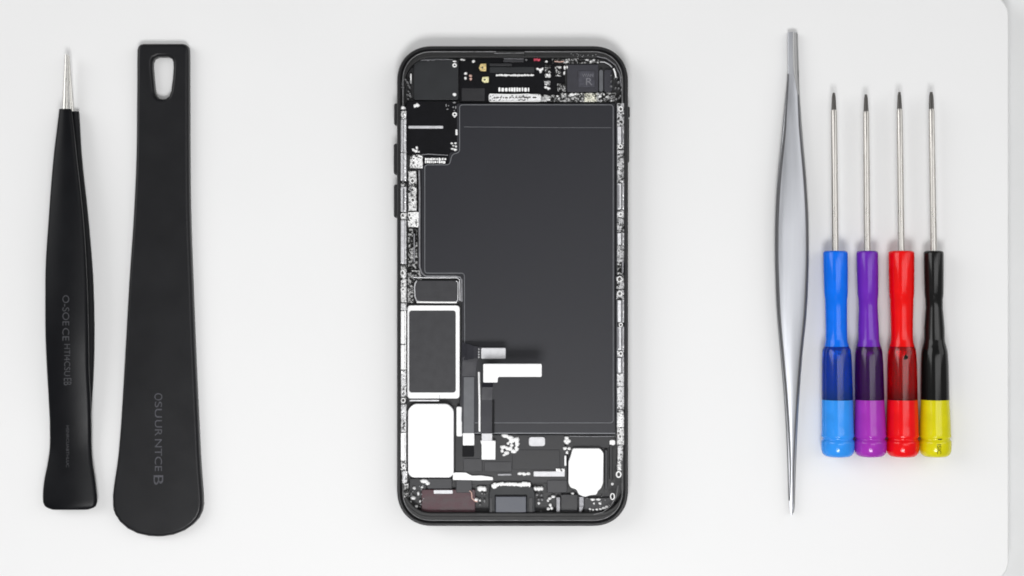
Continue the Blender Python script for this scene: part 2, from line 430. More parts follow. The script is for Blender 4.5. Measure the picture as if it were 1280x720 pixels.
# ------------------------------------------------------------------ screwdrivers
def ring_y(cx, y, r, zc, n=40, ex=1.0):
    return [W(cx+r*math.cos(2*math.pi*j/n), y, zc+r*math.sin(2*math.pi*j/n), zc) for j in range(n)]
def screwdriver(tipx, tipy, nx, cx, rn, rw, rg, rc, cols, label, tipw=2.6):
    g = 'four precision screwdrivers laid side by side'
    t = thing('screwdriver', cx, 440, label, 'screwdriver', g)
    ZC = rc+.3
    def ax(y): return nx+(cx-nx)*(y-314)/(560-314)
    def prof(rows):
        return MB().loft([ring_y(ax(y), y, r, ZC) for y, r in rows])
    prof([(313.6, rn-3), (314.2, rn-1.2), (315.4, rn-.2), (317, rn), (340, rn-.1), (366, rn-.5), (371, rn-.9), (374, rn-1.4), (385, rn-1.6), (410, rw), (424, rw+.1), (428, rw+.6), (433, rw+2.0)]).build('neck', cols[0], t)
    prof([(433, rw+2.0), (437, rg-1.9), (443, rg-1.2), (455, rg-.6), (475, rg-.2), (499.5, rg)]).build('grip', cols[1], t)
    cap = prof([(499.5, rg), (501, rg+.1), (530, rc-.5), (541, rc-.3), (544, rc), (545.6, rc-.1), (546.8, rc-1.3), (548, rc-1.7), (549.4, rc-1.3), (550.8, rc), (553, rc+.3), (562, rc+.1), (566, rc-.9), (568.6, rc-2.8), (570.2, rc-5.4), (570.8, rc-9)])
    capo = cap.build('end_cap', cols[2], t)
    # shaft with its darkened working end
    def sx(y): return tipx+(nx-tipx)*(y-tipy)/(314-tipy)
    MB().loft([ring_y(sx(y), y, r, ZC, 14) for y, r in [(tipy+21, 3.0), (tipy+24, 3.7), (200, 3.9), (250, 4.0), (314.5, 4.2)]]).build('shaft', 'shaft', t)
    MB().loft([[W(sx(y)+w*math.cos(2*math.pi*j/12), y, ZC+h*math.sin(2*math.pi*j/12), ZC) for j in range(12)] for y, w, h in [(tipy, tipw*.55, .8), (tipy+5, tipw*.9, 1.5), (tipy+14, tipw+.2, 2.4), (tipy+22, 3.2, 3.1)]]).build('tip', 'tip', t)
    return t, capo, ZC, ax
def plastic(name, c, trans=0.0, rough=.13, coat=.0, var=.06):
    return mat(name, c, rough, var=var, px=14, coat=coat, trans=trans, spec=.36, bump=.02, bpx=6, rvar=.02)
B_ = (plastic('blue_plastic', (.0, .17, .90), .12), plastic('deep_blue_plastic', (.0, .10, .62), .8, .14), plastic('clear_blue_plastic', (.035, .34, 1.0), .2))
P_ = (plastic('purple_plastic', (.16, .022, .46), .12), plastic('deep_purple_plastic', (.10, .005, .19), .8, .14), plastic('clear_purple_plastic', (.42, .035, .50), .2))
R_ = (plastic('red_plastic', (.88, .002, .002), .12), plastic('deep_red_plastic', (.62, .0, .002), .9, .1), plastic('clear_red_plastic', (.95, .003, .006), .2))
K_ = (plastic('black_plastic', (.006, .006, .006)), plastic('deep_black_plastic', (.004, .004, .004)), plastic('clear_yellow_plastic', (.74, .68, .004), .15))
screwdriver(1042.2, 116, 1044.2, 1047.3, 15.2, 13.4, 19.4, 20.4, B_, 'screwdriver with an all blue handle, next to the silver tweezers')
screwdriver(1082.4, 118, 1084, 1088, 13.4, 12.9, 18.2, 19.9, P_, 'screwdriver with a purple handle, between the blue one and the red one')
tr, _, zr_, _ = screwdriver(1124.2, 115, 1126.6, 1128.3, 16, 13.6, 18.9, 20.2, R_, 'screwdriver with a red handle, between the purple one and the black and yellow one')
MB().blob(1132.5, 447, 2.8, 3.2, zr_+17.2, .8).build('dark_spot', 'ink_dark', tr)
tk, kc, zc, _ = screwdriver(1164, 115, 1167, 1169.2, 12.2, 12.6, 17.6, 19.6, K_, 'screwdriver with a black handle and a yellow end cap', 3.0)
lettering('ISIC', 1174, 561.5, zc+19.9, 5, 12, 'ink_dark', kc)
MB().blob(1174.3, 548.5, 3.2, 1.2, zc+17.8, .5).build('dark_mark', 'ink_dark', kc)

# ------------------------------------------------------------------ the opened phone
ph = thing('opened_phone', 640, 357, 'opened black smartphone without its screen, showing battery, circuit boards and cables', 'phone')
ZT = 30
body_out = rrect(496, 57, 785.4, 658, 44, 14, 2.15)
MB().plate(body_out, .3, ZT, 3.4, 4, holes=[offset(body_out, 5.2)], zref=ZT, drop=4).build('frame', 'frame', ph)
ring2 = offset(body_out, 5.3)
lip_in = rrect(505.5, 71.5, 779.4, 641.5, 33, 12)
MB().plate(ring2, 4, ZT-4.2, 1.2, 2, holes=[lip_in], zref=ZT).build('inner_lip', 'lip', ph)
e1 = offset(body_out, 7.6); MB().tube([(x, y, ZT-4.0) for x, y in e1], .6, 6, closed=True).build('lip_line', 'lip_line', ph)
e1 = offset(rrect(503.5, 68, 780.5, 645.5, 34, 12), 0); MB().tube([(x, y, ZT-4.0) for x, y in e1], .4, 6, closed=True).build('lip_line', 'lip', ph)
MB().plate(offset(body_out, 5.4), .8, 12, 0, zref=ZT).build('back_plate', 'mid', ph)
# buttons standing proud of the frame
for (y0, y1, x0) in ((129, 156.5, 491.4), (179.5, 218, 491.0), (230.5, 272, 491.2)):
    MB().plate(rrect(x0+1.0, y0, 501, y1, 2.6, 4), 9, 22, 1.4, 3, zref=22).build('side_button', 'frame', ph)
MB().plate(rrect(783, 133, 787.4, 147, 2, 3), 9, 22, 1.2, 3, zref=22).build('side_button', 'frame', ph)
MB().plate(rrect(783, 148, 786.6, 203, 1.4, 3), 9, 22, 1, 3, zref=22).build('side_button', 'frame', ph)

# battery with its painted edge highlight and crease
bat = [(574.5, 131), (766.5, 131), (766.5, 528.5), (577, 528.5), (581, 420), (580.5, 341.5), (531, 341.5), (531, 206), (562, 206), (565, 193), (574.5, 190.5)]
tray = [(571, 128.6), (769.8, 128.6), (769.8, 541.5), (573, 541.5), (577, 420), (577, 346.5), (526, 346.5), (526, 203), (558, 203), (562, 190), (571, 188)]
MB().plate(rounded(tray, 3, 4), 12.1, 21.5, .8, zref=24).build('battery_tray', 'battery', ph)
bo = MB().plate(rounded(bat, 4, 5), 12.3, 24, .9, zref=24).build('battery', 'battery', ph)
rb = rounded(bat, 4, 5)
def tubeb(pts, z, r, m, name, parent, closed=False, n=6, flat=1.0):
    return MB().tube([(x, y, z) for x, y in pts], r, n, flat, closed).build(name, m, parent)
tubeb(rb, 23.9, .55, 'highlight_and_lines', 'rim', bo, True)  # grey line painting the highlight on the battery's bevel
tubeb([(580, 158.6), (690, 159.4), (764, 159.6)], 23.85, .3, 'highlight_and_lines', 'crease', bo)
tubeb([(590, 541.2), (769, 541.6)], 21.6, 1.1, 'highlight_and_lines', 'tray_edge', ph, flat=.6)
tubeb([(771.4, 130), (771.4, 300), (771, 530)], 21.6, .5, 'highlight_and_lines', 'tray_edge', ph)
# scratches on the foil
def hairline(pts, name='scratch'):
    return tubeb(pts, 23.85, .1, 'highlight_and_lines', name, bo)
hairline([(672, 411), (676, 417), (681, 421)]); hairline([(706, 449), (713, 458), (716, 468), (716.5, 474)])
hairline([(648, 402), (660, 404), (668, 408)])

# wall round the battery and the small modules
wall = [(524, 213), (524.6, 240), (524.4, 300), (524.6, 334), (527, 341), (532, 345.2), (570, 345.4), (575, 346.6), (577.2, 350), (577.4, 377)]
MB().tube([(x, y, 22.6) for x, y in wall], 1.15, 8, .7).build('chamber_wall', 'dull', ph)
MB().tube([(x, y, 22.8) for x, y in [(516, 346.5), (532, 347.2), (571, 347.2), (574.5, 349.6), (575, 376)]], .7, 8, .7).build('chamber_wall', 'silver', ph)
m1 = MB().plate(rrect(518, 350.5, 572, 377.5, 4, 4), 12.2, 22, .8, zref=22).build('small_module', 'plate2', ph)
MB().tube([(x, y, 22) for x, y in [(521, 351), (519, 354), (518.2, 360), (518.8, 371), (521, 376.2), (525, 377.6), (570, 377.8), (572.4, 375), (572.6, 353), (570, 351.2)]], .75, 8).build('rim', 'silver', m1)
MB().tube([(x, y, 22.1) for x, y in [(521, 377.6), (545, 377.9), (571, 378)]], 1.15, 8).build('rim', 'solder', m1)
fr = MB().plate(rrect(509.2, 381.8, 574.6, 498.2, 4, 4), 12.2, 23, .7, holes=[rrect(511.4, 388.2, 569.6, 490.6, 3.2, 4)], zref=23).build('haptic_module', 'white', ph)
MB().plate(rrect(511.2, 387.4, 569.6, 491, 3, 4), 12.3, 21.4, .4, zref=21.4).build('cover_plate', 'plate2', fr)
MB().box(548.6, 494, 550, 498, 23, 23.2, .3, .1).build('weld_mark', 'white_grey', fr)
MB().box(511.8, 499.8, 549, 501.6, 13, 22, .6, .3).build('thin_strip', 'silver', ph)

# white shields
chw = [(517, 505), (560, 505), (567, 512), (567, 592), (563, 597), (515, 597), (510, 592), (510, 512)]
MB().plate(rounded(chw, 4, 4), 12.2, 24, .8, zref=24).build('white_shield', 'white', ph)
rw_ = [(716, 560.6), (750, 560.6), (754.4, 566), (754, 604), (751, 611), (747.5, 613.5), (746, 618.5), (738, 619), (731, 621.5), (723, 618), (721, 612), (713, 609.5), (710.6, 604), (710.8, 577), (713.6, 570)]
MB().plate(rounded(rw_, 2.5, 3), 12.2, 24, .8, zref=24).build('white_shield', 'white', ph)
MB().box(570.6, 508.5, 578, 545.5, 12.2, 22, 1.5, .6).build('white_strip', 'white', ph)

# lower circuit board
lb = MB().plate(rounded([(569, 543.5), (706, 543.5), (706, 560), (709, 566), (709, 604), (660, 604), (616, 606), (569, 606)], 2), 12.2, 17, .5, zref=17).build('lower_circuit_board', 'plate', ph)
MB().plate(rrect(708, 544, 768, 560, 2), 12.3, 16.4, .5, zref=17).build('bridge_plate', 'plate', ph)
# gutters and folds in the lower area
for a, m, z in (((756, 562, 759.5, 612), 'plate2', 19), ((762, 556, 765.4, 600), 'plate', 20), ((708.4, 564, 710, 600), 'black', 16.5),
             ((579, 573, 603, 590), 'plate2', 17.6), ((605, 577, 640, 590), 'plate2', 17.5), ((640, 562, 700, 587), 'plate', 17.4),
             ((534, 598, 565, 611), 'plate2', 17), ((570, 600.5, 590, 616), 'plate2', 18), ((684, 600, 709, 616), 'plate2', 17.8), ((701, 618, 722, 643), 'plate', 17),
             ((512, 598, 533, 614), 'plate', 15), ((569, 560, 577, 588), 'plate2', 16), ((730, 622, 768, 642), 'plate', 16)):
    MB().box(*a, 12.4, z, 1.2, .6).build('cover_strip', m, ph)

# parts laid on the boards ------------------------------------------------
def part(name, m, x0, y0, x1, y1, z=20, r=1.0, b=.5, z0=12.4):
    return MB().box(x0, y0, x1, y1, z0, z, r, b).build(name, m, ph)
part('metal_contact', 'white_grey', 661, 546.2, 681.4, 557.8, 19.5, 3)
part('metal_contact', 'white', 762, 550, 769, 556.6, 19, 2)
part('connector', 'white', 578.6, 541.4, 592.8, 556.8, 25, .8)
part('connector_base', 'black', 578, 558, 592.4, 571, 19, .8)
cn = MB().plate(rounded([(600.4, 551), (619.4, 551), (619.2, 574.6), (602, 574.6), (602, 556)], .8), 12.4, 25, .5, zref=25).build('connector', 'white', ph)
part('connector_tab', 'white_grey', 602, 541.4, 615.4, 551.2, 24.2, .6)
ws = [(566, 591.5), (568, 590.6), (582, 590.8), (590, 594.6), (602, 594.4), (616, 596.6), (616.4, 600.2), (600, 600.6), (566, 600)]
MB().plate(rounded(ws, 1, 2), 12.4, 20.5, .5, zref=20.5).build('white_strip', 'white', ph)
part('thin_strip', 'dull', 622, 592, 639.5, 594.8, 19, 1)
part('white_strip', 'white_grey', 667, 589.2, 706, 595.8, 19.6, .8)
MB().rough(695, 586, 705.6, 590, 12.4, 20).build('solder_pad', 'speck', ph)
part('thin_strip', 'white', 705.6, 569.5, 707.8, 582.5, 20, .7)
tubeb([(712, 545.2), (740, 545.6), (768, 545.2)], 16.6, .6, 'dull', 'thin_strip', ph)
part('red_plate', 'red_plate', 527, 612, 594, 641, 17.6, 1.6)
part('thin_strip', 'white_grey', 542, 612.6, 566, 617.4, 20, .9)
tubeb([(587, 613.5), (589.5, 616), (590, 623), (594, 626.6), (597, 627)], 19.4, .8, 'peach', 'copper_lead', ph)
part('metal_tab', 'dull', 695.4, 621.6, 700.2, 643, 19.6, .8)
part('metal_tab', 'dull', 724, 621, 729.8, 633, 19.6, .8)
MB().plate([(724, 633), (729.6, 633), (726.4, 640.5), (723.8, 640.5)], 12.4, 19, .3).build('metal_tab', 'dull', ph)

# charging port
pt = MB().plate(rounded([(613, 609), (618, 606), (661, 606), (666, 609), (669, 618), (669, 651), (611, 651), (611, 618)], 2), 12.4, 22, 1, zref=22, holes=[]).build('charging_port', 'camera_plate', ph)
MB().box(618.4, 618.5, 659, 642, 20, 22.8, 1, .6).build('port_surround', 'black', pt)
MB().box(619.6, 620.8, 657.6, 640.6, 22, 23.6, 1, .5).build('port_face', 'screen', pt)
MB().box(612, 622, 616, 650, 21, 22.6, 1, .4).build('port_rail', 'plate', pt)
MB().box(661, 622, 666, 650, 21, 22.6, 1, .4).build('port_rail', 'plate', pt)
mb = MB(); x = 616.4
mb.blob(618, 607.4, 3.2, 2.8, 20.5, 3)
while x < 661:
    mb.blob(x+1.4, 605.6+random.uniform(-.3, .5), 1.5, 2.1 if x < 650 else 2.6, 20.5, 2.4); x += 2.1
mb.build('pin_row', 'solder', pt)

# flex cables
def ribbon(pts, thick, name, m, parent, width_dir='x'):
    """pts: (x0, x1, y, z) rows for a strip running along y, or (y0, y1, x, z) for one along x"""
    secs = []
    for a, b, c, z in pts:
        q = [(a, z), (b, z), (b, z-thick), (a, z-thick)]
        if width_dir == 'x': secs.append([W(u, c, zz, z) for u, zz in q])
        else: secs.append([W(c, u, zz, z) for u, zz in q])
    mb = MB().loft(secs, smooth=False)
    return mb.build(name, m, parent)
fx = ribbon([(577.4, 593.6, 542, 24.6), (577.4, 593.8, 500, 25), (577.6, 594, 470, 25.2), (578, 596, 452, 27), (579, 600, 446, 29)], 1.2, 'flex_cable', 'flex', ph)
ribbon([(579.6, 592.4, 541.3, 25.2), (579.6, 592.4, 500, 25.6), (579.8, 592.6, 471.5, 25.9)], .5, 'stiffener', 'flex_grey', fx)
fs = ribbon([(427.5, 450, 577.4, 26), (429.5, 450, 584, 32), (432.5, 448.5, 592, 38), (433.6, 447.8, 599, 40), (433.8, 447.8, 603, 40)], 1.0, 'side_flex', 'flex', fx, 'y')
cb = MB().plate(rrect(601.4, 434.8, 632.2, 448.6, 1.6, 3), 39.5, 43.5, .7, zref=43.5).build('connector', 'white_grey', fx)
mb = MB()
for k in range(4): mb.blob(598.6+random.uniform(-.3, .3), 436.5+3.3*k, 1.1, 1.3, 40, 1.6)
mb.build('solder_joints', 'solder_dim', fx)
f2 = ribbon([(601.6, 615, 542, 24.6), (601.6, 615, 520, 25.4), (602, 615.2, 500, 25.8), (602.2, 615.6, 484, 27.4), (603, 616.4, 477, 40), (605, 618, 474, 56), (605, 620, 472, 61)], 1.2, 'flex_cable', 'flex', ph)
ribbon([(615.2, 618.0, 541.5, 24.4), (615.2, 618, 520, 25), (615.4, 618.2, 500, 26)], 1.0, 'shadow_gap_strip', 'black', f2)  # black strip painting the shadow gap beside the cable
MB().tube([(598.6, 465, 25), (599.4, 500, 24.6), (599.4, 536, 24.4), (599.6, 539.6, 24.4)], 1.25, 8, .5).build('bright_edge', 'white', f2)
Lp = [(604, 454.8), (677.2, 454.8), (677.2, 471.2), (623.4, 471.2), (622.2, 473), (622.2, 478.2), (604, 478.2)]
MB().plate(rounded(Lp, 1.8, 3), 62, 66, .8, zref=66).build('connector', 'white', f2)

# specks, screws and small chips: each cluster its own part
def cluster(name, m, spots, z=19, z0=12.4):
    mb = MB()
    for (cx, cy, rx, ry) in spots: mb.blob(cx, cy, rx, ry, z0, z-z0)
    return mb.build(name, m, ph)
def scatter(name, m, x0, y0, x1, y1, n, r0=.7, r1=1.7, z=19):
    return cluster(name, m, [(random.uniform(x0, x1), random.uniform(y0, y1), random.uniform(r0, r1), random.uniform(r0, r1)) for _ in range(n)], z)
# lower solder rings
cluster('solder_cluster', 'solder', [(a, b, c*1.3, d*1.3) for a, b, c, d in [(631, 545, 3, 1.8), (637, 547, 3.2, 2.4), (640, 551, 3, 2.6), (645.6, 550, 2.2, 2.6), (646.4, 555, 2, 3), (645.6, 561, 2, 2.6), (642.6, 564.8, 2.4, 1.9), (637.5, 561, 2.6, 1.8), (640, 557, 1.8, 1.5), (629, 559, 2.6, 2), (634, 560.6, 2, 1.8), (627.6, 564, 1.8, 2), (633.6, 566.6, 2.6, 1.9), (630.4, 568.8, 1.8, 1.3), (635, 554.5, 1.3, 1.3)]], 20)
cluster('solder_cluster', 'solder', [(708.6, 547.6, 2.6, 1.8), (706.6, 551.6, 2.4, 2.6), (711.6, 551.4, 2.4, 2.4), (708.6, 554, 2.4, 1.6), (706.2, 561, 2.2, 2.2), (711.6, 561.2, 2.2, 2), (708.8, 565.8, 2, 2.2)], 20)
cluster('solder_cluster', 'solder', [(650, 592.4, 2.6, 1.9), (655, 592.6, 3, 2), (660, 592.4, 2.8, 1.8)], 19)
for q, zz in (([(600.6, 611.6, 3.4, 3), (605.6, 611.4, 3, 3)], 20), ([(603, 644.6, 2.4, 2.6), (606.6, 644.2, 2.4, 2.8)], 20), ([(669.6, 611.4, 2.6, 2.4), (673.4, 611.8, 2.6, 2.6), (677, 611.2, 2, 2.4)], 20),
              ([(672.6, 644.8, 2.6, 2), (677, 643.8, 2.4, 2.8)], 20), ([(594.6, 625, 2.4, 2), (600, 626, 1.3, 1.2)], 20)):
    cluster('solder_pad', 'solder', q, zz)
cluster('small_resistors', 'solder_dim', [(602.6, 617.4, 1, .9), (606, 618, 1, .9), (605.6, 626.6, .9, 1.8), (671, 619, 1.5, 1.4), (677, 619.4, 1.3, 1.2), (673.4, 624.6, 1.3, 1.3), (677.6, 625, 1.3, 1.3), (600, 631, .9, .9)], 19)
cluster('small_resistors', 'solder', [(673.6, 629.4, 1.7, 1.7), (687, 623.4, 2.3, 1.4), (691.6, 621.6, 2.6, 1.5), (685, 626, 1.4, 1.4), (688, 632, 1.9, 2), (685.6, 636.6, 1.8, 1.8), (690, 635.6, 1.6, 1.8), (716, 617.2, 2, 1.1)], 19)
cluster('corner_solder', 'solder', [(530, 602.4, 4.2, 2.4), (534.6, 604.6, 2.6, 2), (527.4, 609.4, 1.6, 1.1), (517.6, 610.6, 2.1, 1.7), (522.6, 617.4, 1.4, 2.6), (515.6, 623, 2.8, 1.9), (512.6, 629, 1.3, 2.4), (519, 634, 2.6, 1.6), (525, 627, 1.2, 1.3)], 20)
cluster('corner_solder', 'solder', [(741, 624.6, 2.8, 1.5), (748.6, 624.6, 2.8, 1.5), (742.4, 629.6, 1.4, 1.2), (750, 629.8, 1.6, 1.3), (737.6, 636.6, 1.6, 1.2), (741.6, 637.6, 1.6, 1.2), (746, 637.4, 1.8, 1.2), (750.6, 636.8, 1.8, 1.3), (755, 635.2, 2.6, 1.6), (758.6, 633.6, 1.6, 1.3)], 19.4)
scatter('corner_specks', 'solder_dim', 509, 600, 530, 640, 22, .6, 1.2, 18)
scatter('corner_specks', 'solder_dim', 733, 620, 762, 640, 14, .5, 1.0, 18)
def ringlet(cx, cy, rx, ry, w, z=21, m='solder', name='screw_ring'):
    pts = [(cx+rx*math.cos(2*math.pi*i/12), cy+ry*math.sin(2*math.pi*i/12), z) for i in range(12)]
    MB().tube(pts, w, 6, closed=True).build(name, m, ph)
ringlet(773.4, 593, 2.8, 3.6, 1.0, 26.2); ringlet(765.6, 620.6, 2.4, 3.8, .8, 26.2); ringlet(765.4, 605, 1.1, 1.1, .6, 26.2)
tubeb([(742, 643), (753, 640.6), (763, 633), (770.4, 621), (772.6, 607)], 26, .5, 'lip_line', 'corner_wire', ph)

# upper area -----------------------------------------------------------------
part('camera_plate', 'camera_plate', 517, 74.5, 573, 125, 20, 2, .8)
tubeb([(519.5, 75.6), (531, 75), (545, 74.4), (566, 74.4)], 20.4, .5, 'dull', 'plate_edge', ph)
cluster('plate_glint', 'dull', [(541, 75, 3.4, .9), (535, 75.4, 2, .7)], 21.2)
part('thin_strip', 'solder', 512.6, 92, 514.4, 104, 20, .6)
tubeb([(531, 73.4), (560, 72.6)], 24, .8, 'camera_plate', 'plate_edge', ph)
bs = part('black_shield', 'black', 507.6, 126.4, 572.4, 193, 21, 2, .6)
part('thin_strip', 'white_grey', 510.4, 157.2, 554, 160.6, 23, .9)
cluster('screw_group', 'solder', [(518.4, 132, 1.8, 2.4), (522, 131.6, 2.4, 2.8)], 22.6)
ringlet(568.4, 143, 2.3, 2.1, .95, 22, 'solder')
cluster('screw_group', 'solder', [(568.4, 146, 1.6, 1)], 22)
cluster('screw_group', 'solder', [(516.6, 187, 2, 2.2), (521, 184.4, 1.7, 2.2), (519.6, 188.8, 2.6, 1.9), (523.4, 189.6, 1.3, 1.2)], 22.6)
part('thin_strip', 'solder', 569.4, 161.6, 572, 169, 22, .9)
cluster('screw_group', 'solder', [(565, 179, 1.8, 1.5), (569.4, 178.8, 1.8, 1.4), (566.6, 182, 1.4, 1), (570.2, 183, 1.5, 1.4), (565.2, 186, 2, 1.4), (569, 187, 2.4, 1.8)], 22.6)
cluster('small_resistors', 'solder_dim', [(557.6, 131.6, .8, 2.2), (559.4, 136.4, 1.6, .9), (560.6, 132, .8, .9), (568, 128, 2.6, 1.3), (566.6, 134, 1.6, 1), (569.6, 134.4, .9, 2.4), (568, 138, 1.2, .8)], 22)
ringlet(568.3, 81.6, 2.1, 2, .9, 20.6)
cluster('solder_pad', 'solder', [(568, 76.4, 2.6, 1.3)], 21); cluster('solder_pad', 'solder', [(568, 118, 2.9, 2.2)], 21)
ub = MB().plate(rounded([(574, 70), (706, 70), (706, 128), (574, 128)], 2), 12.4, 16, .4, zref=18).build('upper_circuit_board', 'black', ph)
cluster('solder_pad', 'solder', [(577, 74.2, 1.7, 1), (580, 74.6, 1.5, .9)], 19); cluster('solder_pad', 'solder', [(592, 76.2, 2, 1.7)], 19)
cluster('solder_pad', 'solder', [(582, 91.6, 1.7, 1.7), (581.8, 97.6, 1.7, 1.6)], 19)
cluster('peach_part', 'peach', [(588, 94.4, 1.7, 1.5), (588.4, 98.4, 1.8, 1.5)], 19)
g1 = MB().plate(rounded([(600.4, 79.6), (607.8, 79.2), (607.8, 89), (600.6, 88.6), (598.4, 85), (599.8, 82)], 1), 16, 20, .6).build('gold_contact', 'gold', ph)
MB().blob(603, 84.4, 1.2, 1.2, 19.6, .7).build('contact_hole', 'tip', g1)
g2 = MB().plate(rounded([(603, 96), (611, 95.6), (611, 103), (605, 103.4), (602, 101)], 1), 16, 20, .6).build('gold_contact', 'gold2', ph)
MB().blob(606, 99.4, 1.1, 1.1, 19.6, .7).build('contact_hole', 'tip', g2)
part('top_bar', 'lip', 620, 63.5, 656, 70, 27, 1)
part('top_bar', 'plate2', 629, 74, 655, 77.6, 20, 1); part('top_bar', 'plate', 612, 79, 640, 82.6, 19, 1)
tubeb([(630, 73.4), (655, 73.6)], 20.4, .45, 'dull', 'thin_strip', ph)
tubeb([(618, 66.6), (655, 66.2)], 27, .45, 'lip_line', 'thin_strip', ph)
mb = MB(); x = 620
while x < 667:
    mb.blob(x+.8, 93.8+random.uniform(-.2, .2), 1.15, random.choice((.9, 1.3)), 15, 3.6); x += 1.75
mb.build('pin_row', 'solder', ph)
mb = MB(); x = 623
while x < 660:
    w_ = random.choice((2.0, 2.6, 3.4)); mb.box(x, 108.9+random.uniform(0, .8), x+w_, 114.6-random.uniform(0, .5), 14, 20, .9, .5); x += w_+random.choice((.5, .8, 1.1))
mb.build('connector_pins', 'solder', ph)
cs = MB().box(610.6, 117.4, 676.4, 127.2, 12.4, 20, 2.4, .7).build('connector_strip', 'speck_rail', ph)
mb = MB(); x = 617
while x < 668:
    w_ = random.uniform(1.2, 5); mb.box(x, 120.6+random.uniform(0, .6), x+w_, 122.2+random.uniform(0, .9), 19.8, 20.5, .5, .2); x += w_+random.uniform(.8, 2.5)
mb.build('contact_slots', 'tip', cs)
tubeb([(612, 118), (612, 126.6), (640, 126.8), (675, 126.4), (676, 120), (660, 117.6), (640, 118.4), (612, 117.6)], 21, .6, 'solder', 'strip_rim', ph)
part('dark_strip', 'camera_plate', 612, 83.5, 668, 91, 17, 1); part('dark_strip', 'plate', 577, 110, 606, 126, 16.6, 1)
cluster('pink_part', 'pink', [(668.8, 74, 1.6, 1.6), (671, 73, 2, 2.2), (673.6, 74.4, 2, 1.8)], 20)
cluster('solder_pad', 'solder_dim', [(658, 74.4, 1.1, 1)], 20)
cluster('solder_cluster', 'solder', [(672.4, 86, 1.9, 1.5), (675.6, 88, 1.9, 2.4), (678, 85.6, 1.3, 1.6)], 20)
cluster('solder_cluster', 'solder', [(682.4, 71, 1.3, 1.7), (683, 76.4, 1.7, 1.5)], 20)
for a, m in (((681.4, 81, 688.4, 85), 'speck_dark'), ((681.4, 87, 688.4, 96.6), 'speck'), ((694, 82.4, 701.4, 95), 'speck'), ((680.6, 101, 688, 106), 'speck_dark'),
             ((697, 104, 707, 114), 'speck_dark'), ((690, 68.6, 712, 79), 'speck_dark'), ((676, 118.4, 700, 127), 'speck_dark'), ((700, 116, 770, 127), 'speck_dark'), ((714, 70, 748, 79), 'speck_dark')):
    MB().rough(*a, 12.4, 19, 1.2, 1.0).build('component_patch', m, ph)
MB().rough(730.6, 116.6, 745.8, 127, 12.4, 20.6, 1.2, .9).build('component_patch', speck_mat('pitted_cream', (.80, .79, .68), (.05, .05, .04), 1.5, .36, .48), ph)
cluster('solder_cluster', 'solder', [(682, 108.6, 2, 1.5), (686, 110.2, 1.9, 1.6), (683, 105.4, 1, 1)], 20)
cluster('solder_cluster', 'solder', [(706, 84, 1.3, 2.4), (705.6, 91, 1.2, 2.4), (709, 83.6, 1, 1.8)], 20)
tubeb([(693, 76.6), (700, 77.4), (705, 76.6)], 20, .8, 'peach', 'copper_lead', ph)
cluster('solder_cluster', 'solder', [(709, 71, 1.2, 1.1), (708.6, 77, 1.6, 1.3), (705, 67.4, 1, 1.2), (697, 120, 1.6, 1), (706.6, 117.6, 1, 1.3), (715, 118, 2.6, 2.1), (719, 117.6, 1.7, 1.7), (727, 116.8, 1.1, 1), (750, 120.4, 2.2, 1.4), (755, 117.8, 1.1, 1.5), (758.4, 121, 1.7, 1.1), (686, 124.6, 2.6, 1.5), (733.6, 74.6, 2.3, 1.1), (738.4, 76.4, 1.6, 1), (742.6, 74.6, 1.9, 1), (722.6, 72, 1.2, 1.6)], 20)
vc = part('chip', 'violet_chip', 709, 80.5, 748, 115, 18, 1.2)
vf = MB().box(723, 88.6, 743.4, 109, 17.9, 19.2, .8, .4).build('chip_face', 'violet_chip2', vc)
lettering('R', 736.5, 102, 19.5, 9, 8, 'ink_chip', vf, rot=0)
lettering('WAN', 734.6, 94, 19.5, 4, 14, 'ink_chip', vf, rot=0)
part('metal_tab', 'flex_grey', 749, 87, 754, 114.6, 19.4, 2)
part('dark_module', 'violet_chip', 755, 87, 765, 115, 18, 2)
tubeb([(750, 77.4), (756, 77.6), (762, 81), (765, 84)], 21, .8, 'white_grey', 'corner_wire', ph)
tubeb([(767, 85.6), (769, 91), (770, 97)], 25.8, 1.1, 'solder', 'corner_wire', ph)
tubeb([(746, 70.6), (758, 73), (769, 81), (775, 93), (776.6, 108)], 26.4, .6, 'dull', 'corner_wire', ph)
scatter('corner_specks', 'solder_dim', 764, 92, 778, 127, 22, .5, 1.2, 27)
scatter('corner_specks', 'solder_dim', 500, 98, 513, 127, 20, .5, 1.2, 27)
scatter('corner_specks', 'solder_dim', 712, 66, 745, 72, 12, .5, 1.1, 27)

# battery connector by the shield
MB().rough(512.6, 193.4, 528, 210, 12.4, 23.4, 1.4, .95).build('battery_connector', 'speck_dense', ph)
part('label_backing', 'black', 529, 194.4, 561, 207, 22, 1.2)
mb = MB()
for yy in (199.0, 202.6):
    x = 531+random.uniform(0, 2)
    while x < 556.5:
        w_ = random.uniform(1.0, 2.8); mb.box(x, yy-1.5+random.uniform(-.3, .3), x+w_, yy+1.6+random.uniform(-.5, .2), 21.8, 22.8, .4, .2); x += w_+random.choice((.3, .6, .9))
mb.build('code_marks', 'solder', ph)
tubeb([(527, 193.4), (536, 192.6), (560, 194)], 22.4, .6, 'dull', 'thin_strip', ph)
